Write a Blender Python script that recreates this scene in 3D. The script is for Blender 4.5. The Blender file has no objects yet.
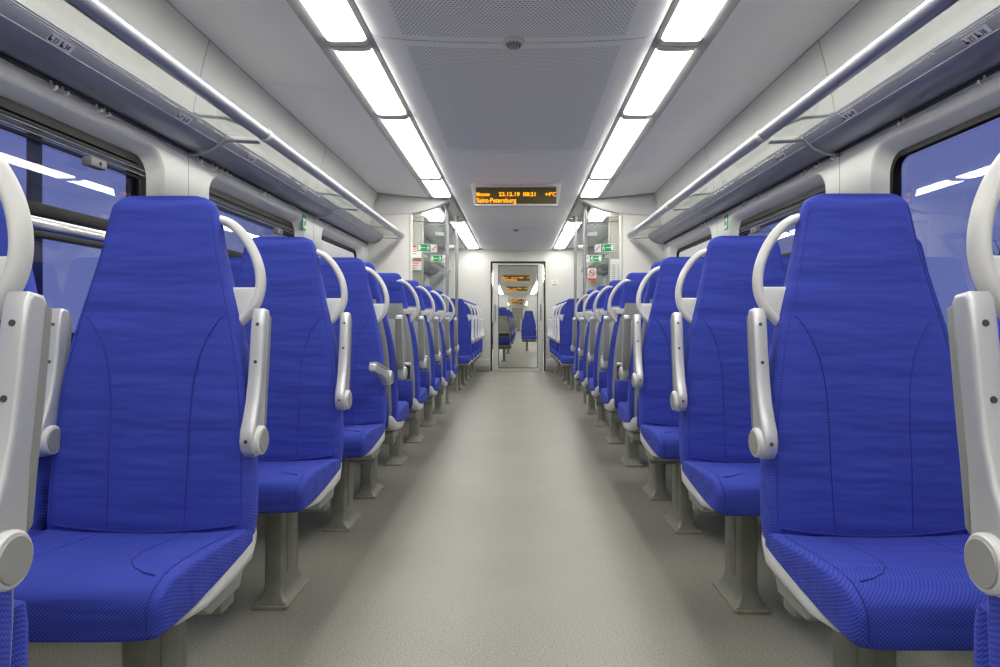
import bpy, bmesh, math, random
from mathutils import Vector, Matrix, geometry
random.seed(7)
PI = math.pi
scene = bpy.context.scene

# ------------------------------------------------------------------ camera, world, exposure
cam_d = bpy.data.cameras.new('camera')
cam_d.sensor_width = 36.0
cam_d.lens = 680 * 36.0 / 1000
cam_d.shift_x = -0.0173
cam_d.shift_y = -0.013
cam_d.clip_start = 0.02
cam_d.clip_end = 500
cam = bpy.data.objects.new('camera', cam_d)
scene.collection.objects.link(cam)
cam.location = (0.016, 0, 0.923)
cam.rotation_euler = (PI / 2, 0, 0)
scene.camera = cam

w = bpy.data.worlds.new('dusk_sky')
scene.world = w
w.use_nodes = True
nt = w.node_tree
bg = nt.nodes['Background']
tc = nt.nodes.new('ShaderNodeTexCoord')
sx = nt.nodes.new('ShaderNodeSeparateXYZ')
nt.links.new(tc.outputs['Generated'], sx.inputs[0])
cr = nt.nodes.new('ShaderNodeValToRGB')
nt.links.new(sx.outputs['Z'], cr.inputs[0])
cr.color_ramp.elements[0].position = 0.0
cr.color_ramp.elements[0].color = (0.24, 0.27, 0.52, 1)
cr.color_ramp.elements[1].position = 0.5
cr.color_ramp.elements[1].color = (0.17, 0.19, 0.47, 1)
nt.links.new(cr.outputs[0], bg.inputs['Color'])
bg.inputs['Strength'].default_value = 1.0

vs = scene.view_settings
vs.view_transform = 'Standard'
vs.look = 'None'
vs.gamma = 1.0
vs.use_curve_mapping = False
vs.exposure = 0.2
scene.cycles.max_bounces = 16
scene.cycles.diffuse_bounces = 8
scene.cycles.glossy_bounces = 6
scene.cycles.transparent_max_bounces = 24
LIGHT = 15.5          # strength of the ceiling light diffusers

# ------------------------------------------------------------------ materials
def srgb(r, g, b):
    f = lambda c: (c / 255 / 12.92) if c / 255 <= 0.04045 else ((c / 255 + 0.055) / 1.055) ** 2.4
    return (f(r), f(g), f(b), 1)

def mat(name, col, rough=0.5, metal=0.0, spec=0.5, var=0.0, vscale=8.0, bump=0.0, bscale=200.0, coat=0.0):
    m = bpy.data.materials.new(name)
    m.use_nodes = True
    n = m.node_tree
    p = n.nodes['Principled BSDF']
    p.inputs['Roughness'].default_value = rough
    p.inputs['Metallic'].default_value = metal
    p.inputs['Specular IOR Level'].default_value = spec
    p.inputs['Coat Weight'].default_value = coat
    c = srgb(*col)
    t = n.nodes.new('ShaderNodeTexCoord')
    nz = n.nodes.new('ShaderNodeTexNoise')
    nz.inputs['Scale'].default_value = vscale
    nz.inputs['Detail'].default_value = 4
    n.links.new(t.outputs['Object'], nz.inputs['Vector'])
    r = n.nodes.new('ShaderNodeValToRGB')
    r.color_ramp.elements[0].position = 0.3
    r.color_ramp.elements[1].position = 0.7
    r.color_ramp.elements[0].color = tuple(x * (1 - var) for x in c[:3]) + (1,)
    r.color_ramp.elements[1].color = tuple(min(1, x * (1 + var)) for x in c[:3]) + (1,)
    n.links.new(nz.outputs['Fac'], r.inputs[0])
    n.links.new(r.outputs[0], p.inputs['Base Color'])
    if bump:
        b = n.nodes.new('ShaderNodeBump')
        b.inputs['Strength'].default_value = bump
        b.inputs['Distance'].default_value = 0.002
        n2 = n.nodes.new('ShaderNodeTexNoise')
        n2.inputs['Scale'].default_value = bscale
        n.links.new(t.outputs['Object'], n2.inputs['Vector'])
        n.links.new(n2.outputs['Fac'], b.inputs['Height'])
        n.links.new(b.outputs[0], p.inputs['Normal'])
    return m

def fabric_mat():
    m = bpy.data.materials.new('blue_woven_fabric')
    m.use_nodes = True
    n = m.node_tree
    L = n.links.new
    p = n.nodes['Principled BSDF']
    p.inputs['Roughness'].default_value = 0.8
    p.inputs['Specular IOR Level'].default_value = 0.25
    p.inputs['Sheen Weight'].default_value = 0.25
    p.inputs['Sheen Roughness'].default_value = 0.4
    p.inputs['Sheen Tint'].default_value = srgb(110, 120, 230)
    t = n.nodes.new('ShaderNodeTexCoord')
    mp = n.nodes.new('ShaderNodeMapping')
    mp.inputs['Scale'].default_value = (270, 270, 270)
    # fold y into z so the weave runs on over both the seat and the back
    s0 = n.nodes.new('ShaderNodeSeparateXYZ'); L(t.outputs['Object'], s0.inputs[0])
    ad = n.nodes.new('ShaderNodeMath'); ad.operation = 'ADD'; L(s0.outputs['Y'], ad.inputs[0]); L(s0.outputs['Z'], ad.inputs[1])
    sk = n.nodes.new('ShaderNodeMath'); sk.operation = 'MULTIPLY_ADD'; sk.inputs[1].default_value = 0.6
    L(s0.outputs['Y'], sk.inputs[0]); L(s0.outputs['X'], sk.inputs[2])
    cb = n.nodes.new('ShaderNodeCombineXYZ'); L(sk.outputs[0], cb.inputs[0]); L(ad.outputs[0], cb.inputs[2])
    L(cb.outputs[0], mp.inputs[0])
    s = n.nodes.new('ShaderNodeSeparateXYZ')
    L(mp.outputs[0], s.inputs[0])
    def sn(o, k=1.0):
        a = n.nodes.new('ShaderNodeMath'); a.operation = 'MULTIPLY'; a.inputs[1].default_value = k * PI
        L(o, a.inputs[0])
        b = n.nodes.new('ShaderNodeMath'); b.operation = 'SINE'
        L(a.outputs[0], b.inputs[0])
        return b.outputs[0]
    mu = n.nodes.new('ShaderNodeMath'); mu.operation = 'MULTIPLY'
    L(sn(s.outputs['X']), mu.inputs[0]); L(sn(s.outputs['Z']), mu.inputs[1])
    ml = n.nodes.new('ShaderNodeMath'); ml.operation = 'MULTIPLY_ADD'
    ml.inputs[1].default_value = 0.5; ml.inputs[2].default_value = 0.5
    L(mu.outputs[0], ml.inputs[0])
    r = n.nodes.new('ShaderNodeValToRGB')
    r.color_ramp.elements[0].position = 0.30
    r.color_ramp.elements[1].position = 0.75
    r.color_ramp.elements[0].color = FAB_LO
    r.color_ramp.elements[1].color = FAB_HI
    L(ml.outputs[0], r.inputs[0])
    nz = n.nodes.new('ShaderNodeTexNoise'); nz.inputs['Scale'].default_value = 5
    L(t.outputs['Object'], nz.inputs['Vector'])
    mm = n.nodes.new('ShaderNodeMapRange')
    mm.inputs['To Min'].default_value = 0.88; mm.inputs['To Max'].default_value = 1.12
    L(nz.outputs['Fac'], mm.inputs['Value'])
    mx = n.nodes.new('ShaderNodeVectorMath'); mx.operation = 'SCALE'
    L(r.outputs[0], mx.inputs[0]); L(mm.outputs[0], mx.inputs['Scale'])
    L(mx.outputs[0], p.inputs['Base Color'])
    # gentle wrinkles of the loose cover
    mp2 = n.nodes.new('ShaderNodeMapping'); mp2.inputs['Scale'].default_value = (2.2, 7, 12)
    L(t.outputs['Object'], mp2.inputs[0])
    n2 = n.nodes.new('ShaderNodeTexNoise'); n2.inputs['Scale'].default_value = 1.6; n2.inputs['Detail'].default_value = 2
    L(mp2.outputs[0], n2.inputs['Vector'])
    b1 = n.nodes.new('ShaderNodeBump'); b1.inputs['Strength'].default_value = 0.7; b1.inputs['Distance'].default_value = 0.017
    L(n2.outputs['Fac'], b1.inputs['Height'])
    b2 = n.nodes.new('ShaderNodeBump'); b2.inputs['Strength'].default_value = 0.25; b2.inputs['Distance'].default_value = 0.001
    L(ml.outputs[0], b2.inputs['Height']); L(b1.outputs[0], b2.inputs['Normal'])
    L(b2.outputs[0], p.inputs['Normal'])
    return m

FAB_LO = srgb(42, 54, 146)
FAB_HI = srgb(68, 84, 188)

def floor_mat():
    m = mat('speckled_vinyl_floor', (168, 164, 148), 0.42, spec=0.4)
    n = m.node_tree; L = n.links.new
    p = n.nodes['Principled BSDF']
    t = n.nodes.new('ShaderNodeTexCoord')
    a = n.nodes.new('ShaderNodeTexNoise'); a.inputs['Scale'].default_value = 210; a.inputs['Detail'].default_value = 6; a.inputs['Roughness'].default_value = 0.75
    b = n.nodes.new('ShaderNodeTexNoise'); b.inputs['Scale'].default_value = 1.7; b.inputs['Detail'].default_value = 5
    L(t.outputs['Object'], a.inputs['Vector']); L(t.outputs['Object'], b.inputs['Vector'])
    r = n.nodes.new('ShaderNodeValToRGB')
    r.color_ramp.elements[0].position = 0.35; r.color_ramp.elements[0].color = srgb(84, 84, 76)
    r.color_ramp.elements[1].position = 0.65; r.color_ramp.elements[1].color = srgb(168, 166, 154)
    L(a.outputs['Fac'], r.inputs[0])
    r2 = n.nodes.new('ShaderNodeMapRange')
    r2.inputs['From Min'].default_value = 0.3; r2.inputs['From Max'].default_value = 0.7
    r2.inputs['To Min'].default_value = 0.92; r2.inputs['To Max'].default_value = 1.06
    L(b.outputs['Fac'], r2.inputs['Value'])
    v = n.nodes.new('ShaderNodeVectorMath'); v.operation = 'SCALE'
    L(r.outputs[0], v.inputs[0]); L(r2.outputs[0], v.inputs['Scale'])
    L(v.outputs[0], p.inputs['Base Color'])
    return m

def perforated_mat():
    m = mat('perforated_ceiling_panel', (238, 238, 238), 0.55)
    n = m.node_tree; L = n.links.new
    p = n.nodes['Principled BSDF']
    t = n.nodes.new('ShaderNodeTexCoord')
    s = n.nodes.new('ShaderNodeSeparateXYZ'); L(t.outputs['Object'], s.inputs[0])
    def op(o, a, b=None, c=None):
        q = n.nodes.new('ShaderNodeMath'); q.operation = o
        for i, x in enumerate((a, b, c)):
            if x is None: continue
            if isinstance(x, (int, float)): q.inputs[i].default_value = x
            else: L(x, q.inputs[i])
        return q.outputs[0]
    P = 0.018; Q = 0.034
    u = op('SUBTRACT', op('FRACT', op('DIVIDE', s.outputs['X'], P)), 0.5)
    def dots(off):
        uu = op('SUBTRACT', op('FRACT', op('ADD', op('DIVIDE', s.outputs['X'], P), off)), 0.5)
        v = op('MULTIPLY', op('SUBTRACT', op('FRACT', op('ADD', op('DIVIDE', s.outputs['Y'], Q), off)), 0.5), Q / P)
        return op('LESS_THAN', op('ADD', op('MULTIPLY', uu, uu), op('MULTIPLY', v, v)), 0.065)
    hole = op('MAXIMUM', dots(0.0), dots(0.5))
    inx = op('LESS_THAN', op('ABSOLUTE', s.outputs['X']), 0.50)
    yy = op('FRACT', op('DIVIDE', op('SUBTRACT', s.outputs['Y'], 1.09), 2.02))
    iny = op('MULTIPLY', op('GREATER_THAN', yy, 0.03), op('LESS_THAN', yy, 0.97))
    near = op('LESS_THAN', s.outputs['Y'], 5.1)
    f = op('MULTIPLY', op('MULTIPLY', hole, inx), op('MULTIPLY', iny, near))
    mx = n.nodes.new('ShaderNodeMix'); mx.data_type = 'RGBA'
    L(f, mx.inputs['Factor'])
    mx.inputs['A'].default_value = srgb(238, 238, 238)
    mx.inputs['B'].default_value = srgb(140, 140, 140)
    L(mx.outputs['Result'], p.inputs['Base Color'])
    return m

def emit(name, col, s):
    m = bpy.data.materials.new(name); m.use_nodes = True
    n = m.node_tree; n.nodes.clear()
    e = n.nodes.new('ShaderNodeEmission'); e.inputs[0].default_value = col; e.inputs[1].default_value = s
    o = n.nodes.new('ShaderNodeOutputMaterial'); n.links.new(e.outputs[0], o.inputs[0])
    return m

def glass(name, tint=(1, 1, 1, 1), ior=1.5, boost=1.0, rough=0.0):
    m = bpy.data.materials.new(name); m.use_nodes = True
    n = m.node_tree; n.nodes.clear()
    o = n.nodes.new('ShaderNodeOutputMaterial')
    t = n.nodes.new('ShaderNodeBsdfTransparent'); t.inputs[0].default_value = tint
    g = n.nodes.new('ShaderNodeBsdfGlossy'); g.inputs['Roughness'].default_value = rough
    # Schlick reflectance, the same from both sides of the pane
    f = n.nodes.new('ShaderNodeLayerWeight'); f.inputs['Blend'].default_value = 0.5
    pw = n.nodes.new('ShaderNodeMath'); pw.operation = 'POWER'; pw.inputs[1].default_value = 5
    n.links.new(f.outputs['Facing'], pw.inputs[0])
    r0 = ((ior - 1) / (ior + 1)) ** 2
    ma = n.nodes.new('ShaderNodeMath'); ma.operation = 'MULTIPLY_ADD'; ma.inputs[1].default_value = 1 - r0; ma.inputs[2].default_value = r0
    n.links.new(pw.outputs[0], ma.inputs[0])
    f = ma
    a = n.nodes.new('ShaderNodeMath'); a.operation = 'MULTIPLY'; a.inputs[1].default_value = boost; a.use_clamp = True
    x = n.nodes.new('ShaderNodeMixShader')
    n.links.new(f.outputs[0], a.inputs[0]); n.links.new(a.outputs[0], x.inputs[0])
    n.links.new(t.outputs[0], x.inputs[1]); n.links.new(g.outputs[0], x.inputs[2])
    n.links.new(x.outputs[0], o.inputs[0])
    return m

M = {
    'fabric': fabric_mat(),
    'seam': mat('dark_blue_seam', (34, 36, 140), 0.7),
    'plastic': mat('light_grey_plastic', (208, 208, 205), 0.32, var=0.03),
    'shell': mat('mid_grey_plastic', (138, 140, 136), 0.5, var=0.04),
    'table': mat('grey_table_plastic', (158, 160, 156), 0.42, var=0.03),
    'dark': mat('dark_plastic', (52, 52, 50), 0.6),
    'silver': mat('silver_armrest', (196, 197, 198), 0.33, metal=0.35, var=0.03),
    'disc': mat('grey_pivot_cover', (150, 150, 146), 0.45),
    'steel': mat('brushed_steel', (176, 178, 182), 0.28, metal=0.9, var=0.05),
    'pedestal': mat('painted_pedestal', (122, 122, 112), 0.42, metal=0.3, var=0.12, vscale=14),
    'foot': mat('scuffed_foot_plate', (138, 132, 116), 0.6, var=0.2, vscale=20),
    'floor': floor_mat(),
    'perf': perforated_mat(),
    'ceil': mat('ceiling_panel', (238, 238, 238), 0.55, var=0.02, vscale=2),
    'ceil2': mat('side_ceiling_panel', (238, 238, 235), 0.5, var=0.015, vscale=2),
    'wall': mat('wall_panel', (216, 216, 211), 0.42, var=0.02, vscale=2),
    'cream': mat('partition_panel', (228, 226, 218), 0.4, var=0.02, vscale=2),
    'greyw': mat('grey_partition_panel', (150, 150, 142), 0.45, var=0.03, vscale=3),
    'gap': mat('dark_gap', (58, 58, 54), 0.8),
    'trim': mat('ceiling_channel', (160, 160, 157), 0.45),
    'rubber': mat('black_rubber', (17, 17, 15), 0.5, spec=0.25),
    'alu': mat('polished_aluminium', (205, 205, 205), 0.2, metal=1.0),
    'rack': mat('anodised_aluminium', (158, 160, 168), 0.38, metal=0.3, var=0.03),
    'rail': mat('satin_rail', (172, 174, 184), 0.3, metal=0.6),
    'glass': glass('window_glass', (0.72, 0.76, 0.86, 1), 1.5, 1.5),
    'shelf_glass': glass('shelf_glass', (0.96, 0.97, 0.965, 1), 1.45, 0.35),
    'pane': glass('partition_glass', (0.92, 0.935, 0.93, 1), 1.45, 0.3, 0.18),
    'glass_edge': mat('green_glass_edge', (72, 92, 84), 0.2),
    'light': emit('lit_diffuser', (1.0, 0.98, 0.92, 1), LIGHT),
    'light_far': emit('lit_diffuser_next_carriage', (1.0, 0.98, 0.92, 1), LIGHT * 0.5),
    'amber': emit('amber_led', (1.0, 0.36, 0.01, 1), 1.8),
    'screen': mat('olive_screen', (84, 74, 36), 0.3),
    'green': mat('sign_green', (0, 150, 84), 0.4),
    'white': mat('sign_white', (232, 232, 230), 0.4),
    'red': mat('sign_red', (214, 72, 50), 0.4),
    'black': mat('print_black', (22, 20, 26), 0.5),
    'sticker': mat('pale_sticker', (222, 220, 228), 0.4),
    'blind': mat('pale_blanked_window', (214, 216, 216), 0.35),
    'ground': mat('dark_ballast', (60, 60, 62), 0.9, var=0.3),
    'bark': mat('dark_bark', (48, 42, 42), 0.9),
    'concrete': mat('mast_concrete', (92, 92, 100), 0.85, var=0.1),
    'building': mat('dusky_render', (74, 72, 82), 0.85, var=0.1),
}

# ------------------------------------------------------------------ helpers
def tag(o, label=None, cat=None, group=None, kind=None):
    if label: o['label'] = label
    if cat: o['category'] = cat
    if group: o['group'] = group
    if kind: o['kind'] = kind
    return o

def empty(name, loc=(0, 0, 0), rz=0.0, parent=None):
    o = bpy.data.objects.new(name, None)
    o.empty_display_size = 0.1
    scene.collection.objects.link(o)
    o.location = loc
    o.rotation_euler = (0, 0, rz)
    if parent: o.parent = parent
    return o

def smooth(me, ang=35):
    for p in me.polygons: p.use_smooth = True
    try: me.set_sharp_from_angle(angle=math.radians(ang))
    except Exception: pass

def mesh_of(bm, name, m, sm=35):
    bmesh.ops.recalc_face_normals(bm, faces=bm.faces)
    me = bpy.data.meshes.new(name)
    bm.to_mesh(me); bm.free()
    for x in (m if isinstance(m, (list, tuple)) else [m]): me.materials.append(x)
    if sm: smooth(me, sm)
    return me

def link(name, me, parent=None, loc=None, rot=None):
    o = bpy.data.objects.new(name, me)
    scene.collection.objects.link(o)
    if parent: o.parent = parent
    if loc: o.location = loc
    if rot: o.rotation_euler = rot
    return o

def obj(name, bm, m, parent=None, sm=35, loc=None):
    return link(name, mesh_of(bm, name, m, sm), parent, loc)

def box(bm, x0, x1, y0, y1, z0, z1, bev=0.0, seg=2, mi=0):
    x0, x1 = sorted((x0, x1)); y0, y1 = sorted((y0, y1)); z0, z1 = sorted((z0, z1))
    t = bmesh.new()
    bmesh.ops.create_cube(t, size=1)
    for v in t.verts:
        v.co = Vector(((x0 + x1) / 2 + v.co.x * (x1 - x0), (y0 + y1) / 2 + v.co.y * (y1 - y0), (z0 + z1) / 2 + v.co.z * (z1 - z0)))
    if bev:
        bmesh.ops.bevel(t, geom=t.edges[:], offset=min(bev, 0.49 * min(x1 - x0, y1 - y0, z1 - z0)), segments=seg, affect='EDGES', profile=0.5)
    merge(bm, t, mi)
    return bm

def merge(bm, t, mi=0):
    mp = {}
    for v in t.verts: mp[v] = bm.verts.new(v.co)
    for f in t.faces:
        try:
            g = bm.faces.new([mp[v] for v in f.verts]); g.material_index = mi if mi else f.material_index
        except ValueError: pass
    t.free()

def loft(bm, rings, cap=True, closed=True, mi=0):
    vr = [[bm.verts.new(p) for p in r] for r in rings]
    n = len(vr[0])
    for a, b in zip(vr, vr[1:]):
        for i in range(n if closed else n - 1):
            j = (i + 1) % n
            f = bm.faces.new((a[i], a[j], b[j], b[i])); f.material_index = mi
    if cap and closed:
        for r in (vr[0], vr[-1]):
            f = bm.faces.new(r); f.material_index = mi
    return bm

def tube(bm, pts, r, n=12, ry=None, cap=True, mi=0):
    pts = [Vector(p) for p in pts]
    rings = []
    up = None
    for i, p in enumerate(pts):
        d = (pts[min(i + 1, len(pts) - 1)] - pts[max(i - 1, 0)]).normalized()
        if up is None:
            up = Vector((0, 1, 0)) if abs(d.y) < 0.9 else Vector((0, 0, 1))
        u = (up - d * up.dot(d)).normalized(); up = u
        v = d.cross(u)
        rr = r[i] if isinstance(r, (list, tuple)) else r
        rings.append([p + u * math.cos(2 * PI * k / n) * (ry or rr) + v * math.sin(2 * PI * k / n) * rr for k in range(n)])
    return loft(bm, rings, cap, mi=mi)

def prism(bm, poly, axis, a, b, bev=0.0, mi=0, seg=2):
    """outline poly (2D) extruded from a to b along axis ('x': poly=(y,z); 'y': (x,z); 'z': (x,y))"""
    def P(u, v, w):
        return {'x': (w, u, v), 'y': (u, w, v), 'z': (u, v, w)}[axis]
    t = bmesh.new()
    lo = [t.verts.new(P(u, v, a)) for u, v in poly]
    hi = [t.verts.new(P(u, v, b)) for u, v in poly]
    n = len(poly)
    for i in range(n):
        j = (i + 1) % n
        t.faces.new((lo[i], lo[j], hi[j], hi[i]))
    fa = t.faces.new(lo); fb = t.faces.new(hi)
    bmesh.ops.recalc_face_normals(t, faces=t.faces)
    if bev:
        e = list(set(fa.edges) | set(fb.edges))
        bmesh.ops.bevel(t, geom=e, offset=bev, segments=seg, affect='EDGES', profile=0.5)
    merge(bm, t, mi)
    return bm

def rrect(cx, cy, hx, hy, r, n=6):
    out = []
    for (sx_, sy_, a0) in ((1, 1, 0), (-1, 1, PI / 2), (-1, -1, PI), (1, -1, 1.5 * PI)):
        for k in range(n + 1):
            a = a0 + k * PI / 2 / n
            out.append((cx + sx_ * (hx - r) + r * math.cos(a), cy + sy_ * (hy - r) + r * math.sin(a)))
    return out

def sheet(bm, prof, y0, y1, th=0.0, mi=0):
    """open profile of (x,z) extruded in y; th = thickness added along the profile normal"""
    if th:
        P = [Vector((x, z)) for x, z in prof]
        off = []
        for i, p in enumerate(P):
            d = (P[min(i + 1, len(P) - 1)] - P[max(i - 1, 0)]).normalized()
            off.append(p + Vector((-d.y, d.x)) * th)
        poly = [(p.x, p.y) for p in P] + [(p.x, p.y) for p in reversed(off)]
        n = len(P)
        lo = [bm.verts.new((x, y0, z)) for x, z in poly]
        hi = [bm.verts.new((x, y1, z)) for x, z in poly]
        m_ = len(poly)
        for i in range(m_):
            j = (i + 1) % m_
            f = bm.faces.new((lo[i], lo[j], hi[j], hi[i])); f.material_index = mi
        for i in range(n - 1):
            for r in (lo, hi):
                f = bm.faces.new((r[i], r[i + 1], r[m_ - 2 - i], r[m_ - 1 - i])); f.material_index = mi
    else:
        loft(bm, [[(x, y0, z) for x, z in prof], [(x, y1, z) for x, z in prof]], False, False, mi)
    return bm

def text_obj(name, s, size, m, parent, mtx, ext=0.0006, align='LEFT', sxk=1.0, off=0.0):
    cu = bpy.data.curves.new(name, 'FONT')
    cu.body = s; cu.size = size; cu.extrude = ext; cu.offset = off; cu.align_x = align
    cu.resolution_u = 3
    tmp = bpy.data.objects.new(name, cu)
    scene.collection.objects.link(tmp)
    dg = bpy.context.evaluated_depsgraph_get()
    me = bpy.data.meshes.new_from_object(tmp.evaluated_get(dg))
    bpy.data.objects.remove(tmp)
    me.transform(mtx @ Matrix.Diagonal((sxk, 1, 1, 1)))
    me.materials.clear(); me.materials.append(m)
    o = link(name, me, parent)
    return o

def face_cam(x, y, z):          # a sign facing -Y: local x -> world x, local y -> world z
    return Matrix.Translation((x, y, z)) @ Matrix.Rotation(PI / 2, 4, 'X')

# ================================================================== THE SETTING
Y0, YP, YV, YE = -2.74, 7.28, 8.75, 12.4     # rear end, first draught screen, second screen, end wall
XW = 1.58

def struct(name, bm, m, parent=None, sm=35):
    o = obj(name, bm, m, parent, sm)
    if not parent: o['kind'] = 'structure'
    return o

bm = bmesh.new(); box(bm, -1.75, 1.75, Y0 - .06, YE + .1, -0.08, 0.0); struct('floor', bm, M['floor'], sm=0)

# --- ceiling: bowed centre panels with joints, light channels, side panels
CP = [(-.652, 2.236), (-.635, 2.228), (-.60, 2.218), (-.5, 2.206), (-.3, 2.196), (0, 2.190),
      (.3, 2.196), (.5, 2.206), (.60, 2.218), (.635, 2.228), (.652, 2.236)]
bm = bmesh.new()
ys = [Y0, -.93, 1.09, 3.11, 5.13, 6.6, 9.2, 10.9, YE]
for a, b in zip(ys, ys[1:]):
    sheet(bm, CP, a + .005, b - .005, th=.012)
struct('ceiling', bm, M['perf'], sm=60)
bm = bmesh.new()
for y in ys[1:-1]:
    sheet(bm, [(x, z + .003) for x, z in CP], y - .012, y + .012)
struct('ceiling', bm, M['gap'], sm=60)
bm = bmesh.new(); box(bm, -1.75, 1.75, Y0 - .06, YE + .1, 2.31, 2.36); struct('ceiling', bm, M['gap'], sm=0)
SP = [(.925, 2.226), (.95, 2.230), (1.1, 2.244), (1.25, 2.258), (1.38, 2.272), (1.475, 2.284)]
bm = bmesh.new()
for s in (-1, 1):
    ys = [Y0, -.17, 1.85, 3.87, 5.95, YP - .04]
    for a, b in zip(ys, ys[1:]):
        sheet(bm, [(s * x, z) for x, z in SP], a + .002, b - .002, th=.008 * s)
    sheet(bm, [(s * x, z) for x, z in SP], YP, YE, th=.008 * s)
struct('ceiling', bm, M['ceil2'], sm=60)
bm = bmesh.new()
for s in (-1, 1):
    ch = [(s * .655, 2.285), (s * .660, 2.240), (s * .684, 2.231), (s * .685, 2.262), (s * .869, 2.262), (s * .870, 2.231), (s * .925, 2.226)]
    sheet(bm, ch, Y0, YE, th=.006 * s)
struct('trim_1', bm, M['trim'], sm=0)

# --- side walls with rounded window recesses
def wall_module(bm, s, y0, y1, hole=None, z0=0.0, z1=1.752):
    X = s * XW
    outer = [Vector((y0, z0, 0)), Vector((y1, z0, 0)), Vector((y1, z1, 0)), Vector((y0, z1, 0))]
    if hole is None:
        vs_ = [bm.verts.new((X, p.x, p.y)) for p in outer]; bm.faces.new(vs_); return
    yc, hy, zc, hz = hole
    ring = [Vector((a, b, 0)) for a, b in rrect(yc, zc, hy, hz, .11, 8)]
    allp = outer + ring
    tri = geometry.tessellate_polygon([outer, ring])
    V = [bm.verts.new((X, p.x, p.y)) for p in allp]
    for t in tri:
        try: bm.faces.new([V[i] for i in t])
        except ValueError: pass
    # reveal: rounded lip and slanting tunnel
    rings = [[(X, a.x, a.y) for a in ring]]
    for dx, dh, rr in ((.004, .006, .108), (.014, .014, .10), (.075, .05, .09)):
        rings.append([(s * (XW + dx), a, b) for a, b in rrect(yc, zc, hy - dh, hz - dh, rr, 8)])
    loft(bm, rings, cap=False)

mods = [(-2.74, -.74), (-.74, 1.28), (1.28, 3.30), (3.30, 5.32), (5.32, 7.28)]
far_mods = [(9.0, 10.7), (10.7, 12.38)]
HZ, ZC = .47, 1.22
wall_root = {}
for s, side in ((-1, 'left'), (1, 'right')):
    bm = bmesh.new()
    g = .0022
    for a, b in mods + far_mods:
        wall_module(bm, s, a + g, b - g, ((a + b) / 2 - (.07 if s > 0 else 0), min(.79, (b - a) / 2 - .22), ZC, HZ))
    wall_module(bm, s, 7.282, 9.0)
    ys = [Y0, -.74, 1.28, 3.30, 5.32, 7.28, 9.0, YE]
    CV = [(1.582, 1.752), (1.572, 1.84), (1.556, 1.94), (1.536, 2.05), (1.508, 2.17), (1.478, 2.284)]
    for a, b in zip(ys, ys[1:]):
        sheet(bm, [(s * x, z) for x, z in CV], a + g, b - g)
    struct('wall_' + side, bm, M['wall'], sm=40)
    bm = bmesh.new()           # outer skin (seen only through the hairline joints and the windows)
    box(bm, s * 1.70, s * 1.74, Y0, YE + .1, -.08, .76); box(bm, s * 1.70, s * 1.74, Y0, YE + .1, 1.68, 2.36)
    box(bm, s * 1.60, s * 1.70, Y0, YE + .1, .70, .735)
    for a, b in zip([-2.9, -.74, 1.28, 3.30, 5.32, 7.28], [-2.6, -.74, 1.28, 3.30, 5.32, 9.0]):
        box(bm, s * 1.662, s * 1.74, a - .25, b + .25, .70, 1.72)
    for y in (10.7, 12.3): box(bm, s * 1.662, s * 1.74, y - .25, y + .25, .70, 1.72)
    struct('wall_' + side, bm, M['gap'], sm=0)
    bm = bmesh.new()           # kick plate / heater casing low on the wall
    box(bm, s * 1.50, s * 1.58, Y0, 7.2, 0.02, .17, .01)
    struct('baseboard_' + side, bm, M['greyw'])

def ring_prism(bm, s, yc, zc, hy, hz, r, wdt, x0, x1, mi=0):
    o = rrect(yc, zc, hy, hz, r, 6); i = rrect(yc, zc, hy - wdt, hz - wdt, max(.012, r - wdt), 6)
    loft(bm, [[(s * x0, a, b) for a, b in o], [(s * x0, a, b) for a, b in i], [(s * x1, a, b) for a, b in i], [(s * x1, a, b) for a, b in o], [(s * x0, a, b) for a, b in o]], cap=False, mi=mi)

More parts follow.
